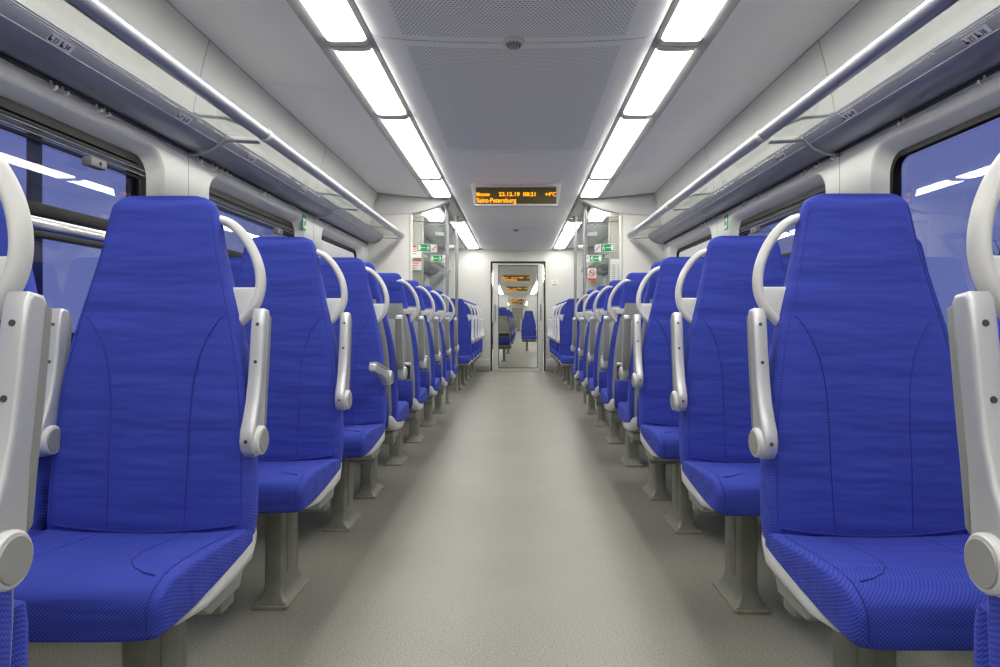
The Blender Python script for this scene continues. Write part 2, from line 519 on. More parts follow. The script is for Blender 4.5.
wn = 0
def window(s, a, b, kind):
    global wn
    wn += 1
    yc = (a + b) / 2 - (.07 if s > 0 else 0); hy = min(.79, (b - a) / 2 - .22) - .05; hz = HZ - .05
    bm = bmesh.new()
    ring_prism(bm, s, yc, ZC, hy + .004, hz + .004, .09, .034 if kind == 'opening' else .024, 1.640, 1.672)
    root = obj('window_%d' % wn, bm, M['rubber']); root['kind'] = 'structure'
    bm = bmesh.new()
    if kind == 'blank':
        prism(bm, rrect(yc, ZC, hy - .03, hz - .03, .06), 'x', s * 1.655, s * 1.66)
        obj('pane', bm, M['blind'], root)
        return
    prism(bm, rrect(yc, ZC, hy - .028, hz - .028, .06), 'x', s * 1.658, s * 1.664)
    obj('pane', bm, M['glass'], root, sm=0)
    if kind == 'opening':
        zt = 1.285
        bm = bmesh.new()       # upper sash: dark frame
        box(bm, s * 1.632, s * 1.655, yc - hy + .02, yc + hy - .02, zt, zt + .045, .004)
        for k in range(3):
            box(bm, s * (1.628 + .006 * k), s * 1.655, yc - hy + .03, yc + hy - .03, 1.585 - .021 * k, 1.597 - .021 * k, .002)
        for sg in (-1, 1):
            box(bm, s * 1.640, s * 1.655, yc + sg * (hy - .055), yc + sg * (hy - .03), zt, 1.60, .003)
        box(bm, s * 1.640, s * 1.655, yc - hy + .03, yc + hy - .03, zt - .075, zt - .05, .004)
        obj('sash_frame', bm, M['rubber'], root)
        bm = bmesh.new(); box(bm, s * 1.636, s * 1.655, yc - hy + .03, yc + hy - .03, zt - .048, zt - .003, .006)
        obj('transom', bm, M['alu'], root)
        bm = bmesh.new()
        for k in range(2):
            box(bm, s * 1.6275, s * 1.632, yc - hy + .03, yc + hy - .03, 1.5795 - .021 * k, 1.5825 - .021 * k)
        obj('track', bm, M['shell'], root)
        bm = bmesh.new(); box(bm, s * 1.605, s * 1.645, yc + .30, yc + .40, 1.515, 1.55, .006)
        lk = obj('latch', bm, M['disc'], root)
        bm = bmesh.new(); prism(bm, [(yc + .355 + .008 * math.cos(t * PI / 6), 1.532 + .008 * math.sin(t * PI / 6)) for t in range(12)], 'x', s * 1.603, s * 1.608)
        obj('lock', bm, M['black'], lk)

kinds = {(-1, 0): 'fixed', (-1, 1): 'fixed', (-1, 2): 'opening', (-1, 3): 'opening', (-1, 4): 'blank',
         (1, 0): 'fixed', (1, 1): 'fixed', (1, 2): 'fixed', (1, 3): 'opening', (1, 4): 'blank'}
for s in (-1, 1):
    for i, (a, b) in enumerate(mods): window(s, a, b, kinds[(s, i)])
    for a, b in far_mods: window(s, a, b, 'fixed')

# --- rear wall (behind the camera) and the end wall with its door
bm = bmesh.new(); box(bm, -1.6, 1.6, Y0 - .06, Y0, 0, 2.31); struct('wall_back', bm, M['wall'], sm=0)
DC = .03                       # centre of the end door
def end_wall(y, th, xc, hw, ztop, name='wall_front'):
    bm = bmesh.new()
    box(bm, -1.6, xc - hw, y, y + th, 0, 2.3); box(bm, xc + hw, 1.6, y, y + th, 0, 2.3); box(bm, xc - hw, xc + hw, y, y + th, ztop, 2.3)
    return struct(name, bm, M['wall'], sm=0)
end_wall(YE, .08, DC, .50, 2.0)
bm = bmesh.new()
for s in (-1, 1):
    box(bm, DC + s * .5, DC + s * .475, YE - .015, YE + .09, 0, 2.0)
box(bm, DC - .5, DC + .5, YE - .015, YE + .09, 1.975, 2.0)
struct('trim_2', bm, M['rubber'])
bm = bmesh.new()
for s in (-1, 1): box(bm, s * .52 + DC, s * 1.2, YE - .12, YE, .0, .10, .01)
struct('baseboard_front', bm, M['greyw'])
bm = bmesh.new()
for s in (-1, 1): box(bm, s * .52 + DC, s * .80, YE - .10, YE, .10, .22, .01)
struct('baseboard_front', bm, M['plastic'])
# glazed door
door = empty('door_1', (DC, YE + .03, 0)); door['kind'] = 'structure'
bm = bmesh.new()
for s in (-1, 1): box(bm, s * .36, s * .455, -.02, .02, .01, 1.965, .006)
box(bm, -.36, .36, -.02, .02, 1.93, 1.965, .004); box(bm, -.36, .36, -.02, .02, .01, .05, .004)
obj('door_frame', bm, M['plastic'], door)
bm = bmesh.new()
ring_pts = [(-.36, .05), (.36, .05), (.36, 1.93), (-.36, 1.93)]
for (x0, x1, z0, z1) in ((-.36, -.35, .05, 1.93), (.35, .36, .05, 1.93), (-.35, .35, 1.92, 1.93), (-.35, .35, .05, .06)):
    box(bm, x0, x1, -.022, .022, z0, z1)
obj('gasket', bm, M['rubber'], door)
bm = bmesh.new(); box(bm, -.35, .35, -.003, .003, .06, 1.92); obj('pane', bm, M['pane'], door, sm=0)
for s in (-1, 1):
    bm = bmesh.new(); tube(bm, [(s * .415, -.05, .91), (s * .415, -.05, 1.22)], .012)
    for z in (.94, 1.19): tube(bm, [(s * .415, -.05, z), (s * .415, -.018, z)], .007, 8)
    obj('door_handle', bm, M['steel'], door)

# --- draught screens: header, panel, glass, poles
for s, side in ((-1, 'left'), (1, 'right')):
    bm = bmesh.new()
    top = [(.70, 2.236), (.90, 2.232), (.95, 2.229), (1.1, 2.244), (1.38, 2.272), (1.50, 2.29)]
    bot = [(1.58, 2.0), (1.45, 2.045), (1.25, 2.058), (1.10, 2.070), (.97, 2.098), (.85, 2.135), (.75, 2.185), (.69, 2.224)]
    prism(bm, [(s * x, z) for x, z in top + [(1.56, 2.29)] + bot], 'y', YP - .02, YP + .10, .012)
    struct('trim_3' if s < 0 else 'trim_4', bm, M['wall'])
    bm = bmesh.new()
    box(bm, s * 1.115, s * 1.60, YP, YP + .05, 0, 2.10, .012)
    box(bm, s * 1.112, s * 1.14, YP - .012, YP + .055, 0, 2.06, .008)
    struct('wall_' + side, bm, M['cream'])
    bm = bmesh.new(); box(bm, s * 1.20, s * 1.60, YV - .04, YV + .01, 0, 2.30, .01)
    box(bm, s * 1.19, s * 1.215, YV - .05, YV + .02, 0, 2.30, .006)
    struct('wall_' + side, bm, M['greyw'])
    # glass screen 1 : from the panel to the pole, set slantwise
    for k, (xa, ya, xb, yb, zt) in enumerate(((1.11, YP + .03, .800, 7.52, 1.99), (1.185, YV - .02, .800, YV, 2.16))):
        g = empty('glass_screen', (s * (xa + xb) / 2, (ya + yb) / 2, 0))
        tag(g, '%s glass draught screen on the %s, with a green exit sticker' % ('nearer' if k == 0 else 'further', side), 'glass screen', 'glass draught screens')
        cx, cy = (xa + xb) / 2, (ya + yb) / 2
        L_ = Vector((s * (xb - xa), yb - ya, 0)); d = L_.normalized(); nrm = Vector((-d.y, d.x, 0)) * .004
        A = Vector((s * (xa - cx), ya - cy, 0)); B = Vector((s * (xb - cx), yb - cy, 0))
        bm = bmesh.new()
        poly = [A - nrm, B - nrm, B + nrm, A + nrm]
        loft(bm, [[Vector((p.x, p.y, z)) for p in poly] for z in (.25, zt)])
        obj('pane', bm, M['pane'], g, sm=0)
        bm = bmesh.new()
        poly2 = [A - nrm * 1.1, B - nrm * 1.1, B + nrm * 1.1, A + nrm * 1.1]
        loft(bm, [[Vector((p.x, p.y, z)) for p in poly2] for z in (zt, zt + .008)])
        obj('glass_edge', bm, M['glass_edge'], g, sm=0)
        for z in (.55, 1.875 if k == 0 else 1.87):
            bm = bmesh.new(); q = B - d * .11
            t = bmesh.new(); box(t, -.055, .062, -.016, .016, -.022, .022, .006)
            mt = Matrix.Translation(Vector(((q + B).x / 2, (q + B).y / 2, z))) @ Matrix.Rotation(math.atan2(d.y, d.x), 4, 'Z')
            bmesh.ops.transform(t, matrix=mt, verts=t.verts); merge(bm, t)
            obj('clamp', bm, M['plastic'], g)
    for k, (px, py, zt) in enumerate(((.765, 7.56, 2.245), (.765, YV, 2.262))):
        g = empty('grab_pole', (s * px, py, 0))
        tag(g, 'vertical steel grab pole, %s of the two on the %s' % ('nearer' if k == 0 else 'further', side), 'pole', 'vertical grab poles')
        bm = bmesh.new(); tube(bm, [(0, 0, .01), (0, 0, zt)], .019, 16); obj('pole', bm, M['steel'], g)
        bm = bmesh.new(); tube(bm, [(0, 0, 0), (0, 0, .012)], .036, 16); obj('base_flange', bm, M['steel'], g)
        bm = bmesh.new(); tube(bm, [(0, 0, zt - .06), (0, 0, zt - .045), (0, 0, zt)], [.022, .028, .032], 16); obj('top_flange', bm, M['trim'], g)
        if k == 0:
            g['label'] = 'vertical steel grab pole meeting the arched header on the %s' % side

# ================================================================== SIGNS
def sign_root(name, loc, label, cat, group=None, rz=0):
    g = empty(name, loc, rz); tag(g, label, cat, group); return g

def exit_sign(loc, s, label):
    """green running-man plate plus a white prohibition square; s=-1: plate left of the square"""
    g = sign_root('exit_sticker', loc, label, 'sticker', 'green exit stickers on glass')
    bm = bmesh.new(); box(bm, -.128, .128, -.002, .002, -.06, .06); obj('backing', bm, M['white'], g, sm=0)
    c = s * .04
    bm = bmesh.new(); box(bm, c - .083, c + .083, -.0035, -.002, -.053, .053); obj('green_plate', bm, M['green'], g, sm=0)
    bm = bmesh.new()
    door_x = c + s * .058
    box(bm, door_x - .015, door_x + .015, -.005, -.0035, -.04, .04)
    a0, a1 = c - s * .02, c + s * .03
    box(bm, a0, a1, -.005, -.0035, -.005, .005)
    prism(bm, [(a1, -.014), (a1 + s * .012, 0), (a1, .014)], 'y', -.005, -.0035)
    m0 = c - s * .052
    bm2 = bm
    tube(bm2, [(m0, -.0042, .028), (m0, -.0042, .040)], .007, 8)
    tube(bm2, [(m0, -.0042, .022), (m0 - s * .006, -.0042, -.006)], .009, 6)
    tube(bm2, [(m0 - s * .004, -.0042, -.004), (m0 + s * .016, -.0042, -.02), (m0 + s * .012, -.0042, -.04)], .005, 6)
    tube(bm2, [(m0 - s * .006, -.0042, -.006), (m0 - s * .016, -.0042, -.036)], .005, 6)
    tube(bm2, [(m0, -.0042, .018), (m0 + s * .02, -.0042, .006)], .004, 6)
    tube(bm2, [(m0, -.0042, .018), (m0 - s * .018, -.0042, .008)], .004, 6)
    obj('running_figure', bm2, M['white'], g)
    bm = bmesh.new(); q = -s * .085
    tube(bm, [(q - .028, -.004, -.036), (q + .028, -.004, .036)], .006, 6)
    obj('red_slash', bm, M['red'], g)
    bm = bmesh.new()
    tube(bm, [(q + .03 * math.cos(t * PI / 8), -.003, .03 * math.sin(t * PI / 8)) for t in range(17)], .002, 5)
    obj('prohibition_ring', bm, M['sticker'], g)
    g.scale = (.92, 1, .72)
    return g

for s, side in ((-1, 'left'), (1, 'right')):
    e = exit_sign((s * .965, 7.39, 1.712), s, 'green exit sticker on the nearer glass screen, nearer one on the %s' % side)
    e.rotation_euler[2] = -s * math.atan2(.18, .31)
    exit_sign((s * .985, YV - .03, 1.718), s, 'green exit sticker on the further glass screen, %s side, seen through the nearer' % side)

# red-edged notices on the left grey partition
for k, (z, h) in enumerate(((1.80, .15), (1.63, .13))):
    g = sign_root('notice', (-1.30, YV - .055, z), ('upper' if k == 0 else 'lower') + ' of two red and white notices behind the left glass screen', 'notice', 'notices behind the left glass')
    bm = bmesh.new(); box(bm, -.09, .09, -.003, .003, -h / 2, h / 2); obj('sheet', bm, M['white'] if k == 0 else M['sticker'], g, sm=0)
    bm = bmesh.new(); box(bm, -.09, .09, -.005, -.003, h / 2 - .018, h / 2)
    for r in range(3): box(bm, -.07, .06 - .02 * r, -.005, -.003, h / 2 - .045 - .03 * r, h / 2 - .035 - .03 * r)
    obj('red_print', bm, M['red'], g, sm=0)
# grey information poster on the right partition
g = sign_root('information_poster', (1.29, YV - .055, 1.46), 'tall pale information poster behind the right glass screen', 'poster')
bm = bmesh.new(); box(bm, -.085, .085, -.003, .003, -.25, .25); obj('sheet', bm, M['sticker'], g, sm=0)
bm = bmesh.new()
for cx in (-.045, .03):
    for r in range(9): box(bm, cx - .022, cx + .022, -.005, -.003, .17 - r * .025, .18 - r * .025)
box(bm, -.05, .05, -.005, -.003, -.17, -.09)
obj('print', bm, M['trim'], g, sm=0)
# no smoking sign on the further right glass
g = sign_root('no_smoking_sign', (.973, YV - .03, 1.517), 'white no smoking sign with red band on the further right glass', 'sign')
bm = bmesh.new(); box(bm, -.055, .055, -.002, .002, -.075, .075); obj('sheet', bm, M['white'], g, sm=0)
bm = bmesh.new(); box(bm, -.055, .055, -.004, -.002, -.075, -.052)
tube(bm, [(.038 * math.cos(t * PI / 8), -.004, .015 + .038 * math.sin(t * PI / 8)) for t in range(17)], .005, 6)
tube(bm, [(-.027, -.004, .042), (.027, -.004, -.012)], .005, 6); obj('red_print', bm, M['red'], g)
bm = bmesh.new(); box(bm, -.026, .012, -.004, -.002, .010, .017); tube(bm, [(.018, -.003, .018), (.026, -.003, .030)], .002, 5); obj('cigarette', bm, M['black'], g)
g = sign_root('red_lettering', (.965, YV - .03, 1.415), 'small red lettering under the no smoking sign', 'lettering')
text_obj('letters', 'ТОКА', .055, M['red'], g, face_cam(0, 0, -.02), align='CENTER', sxk=.8)
# end-wall sticker
g = sign_root('wall_sticker', (.70, YE - .004, 1.61), 'small white sticker with red print on the end wall beside the door', 'sticker')
bm = bmesh.new(); box(bm, -.06, .06, -.002, .002, -.06, .06); obj('sheet', bm, M['white'], g, sm=0)
bm = bmesh.new(); box(bm, -.045, .045, -.004, -.002, -.045, -.03)
tube(bm, [(.022 * math.cos(t * PI / 6), -.003, .015 + .022 * math.sin(t * PI / 6)) for t in range(13)], .003, 5); obj('print', bm, M['red'], g)
# green hammer stickers on the side wall
for s, side in ((-1, 'left'), (1, 'right')):
    g = sign_root('emergency_sticker', (s * 1.577, 5.08, 1.655), 'small green emergency sticker on the %s wall under the rack' % side, 'sticker', 'green wall stickers')
    bm = bmesh.new(); box(bm, -.002, .002, -.04, .04, -.055, .055); obj('green_plate', bm, M['green'], g, sm=0)
    bm = bmesh.new(); box(bm, -s * .004, -s * .002, -.025, -.015, -.04, .03); box(bm, -s * .004, -s * .002, -.03, .02, .01, .03); box(bm, -s * .004, -s * .002, .0, .03, -.045, -.02)
    obj('pictogram', bm, M['white'], g, sm=0)

# ================================================================== CEILING FITTINGS
def light_unit(s, a, b, x0, x1, label, group, parent_z=2.224, lamp='light'):
    g = empty('ceiling_light', (s * (x0 + x1) / 2, (a + b) / 2, parent_z)); tag(g, label, 'ceiling light', group)
    hx, hy = (x1 - x0) / 2, (b - a) / 2
    bm = bmesh.new()
    n = 8
    prof = [(-hx + 2 * hx * i / n, -.002 - .004 * (1 - (2 * i / n - 1) ** 4)) for i in range(n + 1)]
    poly = prof + [(hx, .030), (-hx, .030)]
    prism(bm, poly, 'y', -hy, hy, .003)
    obj('diffuser', bm, M[lamp], g, sm=30)
    for sg in (-1, 1):
        bm = bmesh.new()
        prism(bm, [(x, z - .004) for x, z in prof] + [(hx + .012, .012), (hx + .012, .034), (-hx - .012, .034), (-hx - .012, .012)], 'y', sg * (hy + .001), sg * (hy + .05), .003)
        obj('end_cap', bm, M['plastic'], g)
spans = [(-2.6, -1.95), (-1.8, .03), (.15, 1.14), (1.26, 3.15), (3.27, 4.28), (4.38, 6.19), (6.30, 7.14)]
near_words = ['rearmost behind the viewer', 'sixth from the arched header', 'fifth from the arched header', 'fourth from the arched header', 'third from the arched header, beside the smoke detector',
              'second from the arched header, beside the ceiling display', 'short one ending at the arched header']
for s, side in ((-1, 'left'), (1, 'right')):
    for (a, b), wd in zip(spans, near_words):
        light_unit(s, a, b, .690, .862, 'white ceiling light panel on the %s, %s' % (side, wd), 'ceiling lights of the %s strip' % side)
    light_unit(s, 7.72, 8.68, .93, 1.10, 'white ceiling light over the vestibule, %s side' % side, 'vestibule lights', 2.196)
    for (a, b), wd in zip([(8.97, 9.95), (10.06, 11.1), (11.2, 12.25)], ['nearest beyond the glass screens', 'middle one beyond the glass screens', 'last before the end wall']):
        light_unit(s, a, b, .690, .862, 'white ceiling light panel on the %s, %s' % (side, wd), 'ceiling lights of the %s strip' % side)

def detector(y, label):
    g = empty('smoke_detector', (.0, y, 2.19)); tag(g, label, 'smoke detector', 'smoke detectors on the ceiling')
    bm = bmesh.new(); tube(bm, [(0, 0, .0), (0, 0, -.012), (0, 0, -.016)], [.05, .05, .045], 24); obj('base_ring', bm, M['plastic'], g)
    bm = bmesh.new(); tube(bm, [(0, 0, -.014), (0, 0, -.022), (0, 0, -.030), (0, 0, -.034)], [.034, .032, .022, .012], 24); obj('sensor_head', bm, M['shell'], g)
    bm = bmesh.new()
    for k in range(12):
        a = k * PI / 6
        tube(bm, [(.034 * math.cos(a), .034 * math.sin(a), -.014), (.026 * math.cos(a), .026 * math.sin(a), -.029)], .003, 6)
    obj('sensor_grille', bm, M['dark'], g)
detector(3.08, 'grey and white smoke detector on the nearest ceiling joint')
detector(9.4, 'small smoke detector on the ceiling beyond the glass screens')

def display(y, label, sc_=1.0, detail=True):
    g = empty('passenger_display', (.004, y, 0)); tag(g, label, 'display', 'passenger information displays')
    W, zt, zb = .375 * sc_, 2.165, 2.01
    bm = bmesh.new()
    # bezel: a tapered hood, wider and nearer at the top
    outer_f = [(-.425, -.02, 2.215), (.425, -.02, 2.215), (.392, .02, 1.993), (-.392, .02, 1.993)]
    outer_b = [(-.425, .14, 2.215), (.425, .14, 2.215), (.392, .10, 1.993), (-.392, .10, 1.993)]
    inner_f = [(-W, .0, zt), (W, .0, zt), (W, .022, zb), (-W, .022, zb)]
    inner_b = [(-W, .03, zt), (W, .03, zt), (W, .03, zb), (-W, .03, zb)]
    loft(bm, [inner_b, inner_f, outer_f, outer_b], cap=False)
    bm.faces.new([bm.verts.new(p) for p in outer_b])
    obj('housing', bm, M['plastic'], g, sm=0)
    bm = bmesh.new(); box(bm, -W, W, .024, .034, zb, zt); obj('screen', bm, M['screen'], g, sm=0)
    for txt, x, z, sz, k in (('Moscow', -.37, 2.084, .050, .74), ('22.12.19', -.162, 2.084, .050, 1.15), ('08:21', .065, 2.084, .050, 1.15), ('+4°C', .27, 2.084, .050, .95), ('Saint-Petersburg', -.37, 2.024, .060, .93)):
        # dot-matrix like strokes: bold offset curves
        cu_m = Matrix.Translation((x, .022, z)) @ Matrix.Rotation(PI / 2, 4, 'X')
        o = text_obj('led_text', txt, sz, M['amber'], g, cu_m, ext=.001, sxk=k, off=.0010)
    return g
display(6.32, 'amber passenger display under the ceiling before the glass screens')

# ================================================================== LUGGAGE RACKS
def rack(s, side, y0, y1, brackets, label, hooks, stickers):
    g = empty('luggage_rack', (s * 1.4, (y0 + y1) / 2, 1.75)); tag(g, label, 'luggage rack', 'overhead luggage racks')
    ox, oy, oz = s * 1.4, (y0 + y1) / 2, 1.75
    def put(name, bm, m, par=None, sm=35):
        for v in bm.verts: v.co -= Vector((ox, oy, oz))
        return obj(name, bm, m, par or g, sm)
    R = Vector((s * 1.21, 0, 1.826))
    bm = bmesh.new(); tube(bm, [(R.x, y0, R.z), (R.x, y1, R.z)], .031, 20)
    put('rail', bm, M['rail'])
    bm = bmesh.new()
    P = [(1.403, 1.826), (1.408, 1.812), (1.436, 1.785)]
    sheet(bm, [(s * x, z) for x, z in P], y0, y1, th=.006 * s)
    P = [(1.4375, 1.7825), (1.455, 1.768), (1.475, 1.7575), (1.50, 1.751), (1.54, 1.747), (1.58, 1.7455)]
    sheet(bm, [(s * x, z) for x, z in P], y0, y1, th=.006 * s)
    put('back_profile', bm, M['rack'], sm=50)
    bm = bmesh.new(); box(bm, s * 1.562, s * 1.579, y0, y1, 1.734, 1.742); put('hook_rail', bm, M['dark'], sm=0)
    bm = bmesh.new()
    for x, z in ((1.399, 1.826), (1.404, 1.820)):
        tube(bm, [(s * x, y0, z), (s * x, y1, z)], .0028, 6)
    put('edge_strip', bm, M['rack'])
    # glass shelf, one pane per bay
    bs = sorted(set([y0] + brackets + [y1]))
    for a, b in zip(bs, bs[1:]):
        if b - a < .1: continue
        bm = bmesh.new()
        poly = [(s * 1.225, 1.798), (s * 1.405, 1.812), (s * 1.405, 1.819), (s * 1.225, 1.805)]
        loft(bm, [[(x, a + .01, z) for x, z in poly], [(x, b - .01, z) for x, z in poly]])
        put('shelf_glass', bm, M['shelf_glass'], sm=0)
    for y in brackets:
        bm = bmesh.new()
        prof = [(1.235, 1.792), (1.32, 1.797), (1.404, 1.803), (1.42, 1.788), (1.45, 1.760), (1.49, 1.742), (1.54, 1.734), (1.578, 1.731)]
        sheet(bm, [(s * x, z) for x, z in prof], y - .014, y + .014, th=-.010 * s)
        b_ = put('bracket', bm, M['rack'], sm=50)
        bm = bmesh.new(); tube(bm, [(R.x, y - .018, R.z), (R.x, y + .018, R.z)], .0345, 20); put('collar', bm, M['plastic'])
        bm = bmesh.new(); tube(bm, [(s * 1.55, y, 1.918), (s * 1.40, y, 1.905), (s * 1.24, y, 1.845)], .008, 8); put('support_rod', bm, M['rail'])
        bm = bmesh.new(); box(bm, s * 1.538, s * 1.57, y - .012, y + .012, 1.87, 1.93, .003); put('rod_mount', bm, M['shell'])
        bm = bmesh.new()
        poly = [(s * 1.26, 1.815), (s * 1.53, 1.825), (s * 1.53, 1.91), (s * 1.40, 1.90), (s * 1.26, 1.85)]
        prism(bm, poly, 'y', y - .003, y + .003); put('divider_glass', bm, M['shelf_glass'], sm=0)
    for y in hooks:
        bm = bmesh.new()
        tube(bm, [(s * 1.562, y, 1.735), (s * 1.560, y, 1.712), (s * 1.552, y, 1.702), (s * 1.543, y, 1.707), (s * 1.541, y, 1.718)], .0036, 6)
        put('coat_hook', bm, M['plastic'])
    for y, (n1, n2) in stickers:
        # label plate lying on the upper sloping face of the profile, facing down and inward
        a = Vector((s * 1.4095, y, 1.8085)); c = Vector((s * 1.4335, y, 1.785))
        up = (a - c).normalized(); ux = Vector((0, 1, 0)) if s < 0 else Vector((0, -1, 0))
        nn = ux.cross(up).normalized()
        Lh = .056
        mid = (a + c) / 2 + nn * .002
        st_y = y
        bm = bmesh.new()
        q = [mid + ux * dx * Lh + up * dz * .0155 for dx, dz in ((-1, -1), (1, -1), (1, 1), (-1, 1))]
        loft(bm, [q, [p + nn * .0008 for p in q]])
        st = put('number_sticker', bm, M['sticker'], sm=0)
        mt = Matrix((ux, up, nn)).transposed().to_4x4()
        for j, tx in enumerate((n1, n2)):
            base = mid + ux * (-.053 + .053 * j) - up * .011 + nn * .0012
            m4 = Matrix.Translation(base - Vector((ox, oy, oz))) @ mt
            bm2 = bmesh.new()
            prism(bm2, [(0.0, 0), (.016, 0), (.014, .008), (.006, .010), (.004, .022), (0, .022)], 'z', 0, .0006)
            bmesh.ops.transform(bm2, matrix=m4, verts=bm2.verts)
            obj('seat_symbol', bm2, M['black'], st, sm=0)
            text_obj('seat_number', tx, .028, M['black'], st, Matrix.Translation(base + ux * .018 - Vector((ox, oy, oz))) @ mt, ext=.0004, sxk=.85)
    return g
hk = lambda *c: [y for c0, n, dy in c for y in [c0 + i * dy for i in range(n)]]
rack(-1, 'left', Y0 + .02, 7.22, [-.74, 1.28, 3.30, 5.32, 7.17], 'long overhead luggage rack with steel rail and glass shelf along the left wall',
     hk((2.30, 2, .06), (2.55, 2, .05), (3.36, 1, .1), (3.52, 4, .06), (4.2, 2, .07), (4.75, 2, .07), (5.15, 3, .06), (5.5, 5, .08), (6.3, 2, .07)),
     [(2.14, ('33', '34')), (2.93, ('37', '38')), (3.66, ('41', '42')), (4.55, ('45', '46'))])
rack(1, 'right', Y0 + .02, 7.22, [-.74, 1.28, 3.30, 5.32, 7.17], 'long overhead luggage rack with steel rail and glass shelf along the right wall',
     hk((2.25, 1, .06), (2.72, 1, .05), (3.30, 1, .1), (3.48, 1, .06), (3.66, 1, .06), (4.35, 1, .07), (4.6, 2, .04), (5.15, 3, .06), (5.5, 3, .12), (6.3, 2, .07)),
     [(2.08, ('35', '36')), (2.88, ('39', '40')), (3.62, ('43', '44'))])
rack(-1, 'left', 9.5, 12.36, [9.55, 11.3], 'overhead luggage rack seen through the glass screen, left wall beyond', [], [])
rack(1, 'right', 9.5, 12.36, [9.55, 11.3], 'overhead luggage rack seen through the glass screen, right wall beyond', [], [])

# ================================================================== SEATS
KX = .975
def se(w, t, e=.42, n=36):
    out = []
    for k in range(n):
        a = 2 * PI * k / n
        c, s_ = math.cos(a), math.sin(a)
        out.append((w * math.copysign(abs(c) ** e, c), t * math.copysign(abs(s_) ** e, s_)))
    return out

BACK = [  # z, half width, y of the front face, thickness
    (.405, .228, .385, .060), (.42, .236, .378, .085), (.46, .240, .375, .092), (.55, .239, .380, .092), (.65, .234, .392, .088),
    (.74, .226, .406, .084), (.80, .218, .416, .082), (.86, .207, .427, .080), (.92, .193, .438, .078), (.98, .177, .449, .076),
    (1.04, .161, .460, .074), (1.10, .146, .471, .072), (1.15, .137, .480, .070), (1.18, .131, .486, .066), (1.20, .124, .492, .056),
    (1.213, .115, .496, .044), (1.220, .100, .499, .030), (1.223, .085, .502, .018)]

def interp(z, col):
    for a, b in zip(BACK, BACK[1:]):
        if a[0] <= z <= b[0]:
            t = (z - a[0]) / (b[0] - a[0]); return a[col] * (1 - t) + b[col] * t
    return BACK[0][col] if z < BACK[0][0] else BACK[-1][col]

BACK = [(z, w_ * KX, .374 + max(0, z - .46) * .085 + (.008 if z > 1.2 else .012 if z < .41 else 0), t_) for z, w_, y_, t_ in BACK]

def back_mesh():
    bm = bmesh.new(); rings = []
    for z, w_, yf, t in BACK:
        r = []
        for x, y in se(w_, t / 2, .38, 44):
            yy = yf + t / 2 + y
            if y < 0: yy -= .014 * (abs(x) / w_) ** 4 * min(1, max(0, (1.12 - z) / .3)) - .004
            r.append((x, yy, z + (0 if z < 1.2 else .0)))
        rings.append(r)
    loft(bm, rings)
    back_seam_mesh(bm)
    return mesh_of(bm, 'back_cushion', [M['fabric'], M['seam']], 50)

CU = [  # y, half width, z bottom, z top
    (.000, .222, .368, .425), (.004, .229, .360, .438), (.014, .234, .356, .448), (.035, .237, .355, .457), (.07, .239, .356, .461),
    (.13, .240, .359, .461), (.20, .240, .366, .456), (.28, .240, .376, .448), (.36, .240, .388, .440), (.42, .236, .394, .434)]

CU = [(y_, w_ * KX, a_, b_) for y_, w_, a_, b_ in CU]

def cushion_mesh():
    bm = bmesh.new(); rings = []
    for y, w_, zb, zt in CU:
        r = []
        for x, z in se(w_, (zt - zb) / 2, .26, 44):
            zz = (zb + zt) / 2 + z
            if z > 0: zz += .014 * (abs(x) / w_) ** 3 * min(1, y / .05) - .004
            r.append((x, y, zz))
        rings.append(r)
    loft(bm, rings)
    cushion_seam_mesh(bm)
    return mesh_of(bm, 'seat_cushion', [M['fabric'], M['seam']], 50)

def back_front_y(x, z):
    w_, yf, t = interp(z, 1), interp(z, 2), interp(z, 3)
    u = min(.999, abs(x) / w_)
    e = .38
    # on the superellipse: |x/w|^(2/e)+|y/(t/2)|^(2/e)=1
    yy = -(t / 2) * (1 - u ** (2 / e)) ** (e / 2)
    return yf + t / 2 + yy - (.014 * u ** 4 * min(1, max(0, (1.12 - z) / .3)) - .004)

def cush_top_z(x, y):
    for a, b in zip(CU, CU[1:]):
        if a[0] <= y <= b[0]:
            t = (y - a[0]) / (b[0] - a[0]); w_, zb, zt = [a[i] * (1 - t) + b[i] * t for i in (1, 2, 3)]; break
    u = min(.999, abs(x) / w_); e = .26
    return (zb + zt) / 2 + (zt - zb) / 2 * (1 - u ** (2 / e)) ** (e / 2) + .014 * u ** 3 * min(1, y / .05) - .004

def back_seam_mesh(bm):
    for s in (-1, 1):
        pts = [(.088, .45), (.090, .52), (.092, .60), (.092, .68), (.094, .74), (.099, .79), (.109, .84), (.126, .885), (.148, .92), (.168, .94)]
        out = []
        for i in range(len(pts) - 1):
            for k in range(3):
                t = k / 3
                x = pts[i][0] * (1 - t) + pts[i + 1][0] * t; z = pts[i][1] * (1 - t) + pts[i + 1][1] * t
                out.append((s * x, back_front_y(x, z) - .0004, z))
        tube(bm, out, .0017, 6, mi=1)
        out = []
        for k in range(30):
            z = .46 + k * .025
            x = interp(z, 1) * .93
            out.append((s * x, back_front_y(x, z) - .0002, z))
        tube(bm, out, .0013, 6, mi=1)
    tube(bm, [(x / 100, back_front_y(x / 100, .45) - .002, .437 + .00004 * x * x) for x in range(-21, 22, 3)], .003, 6, mi=1)

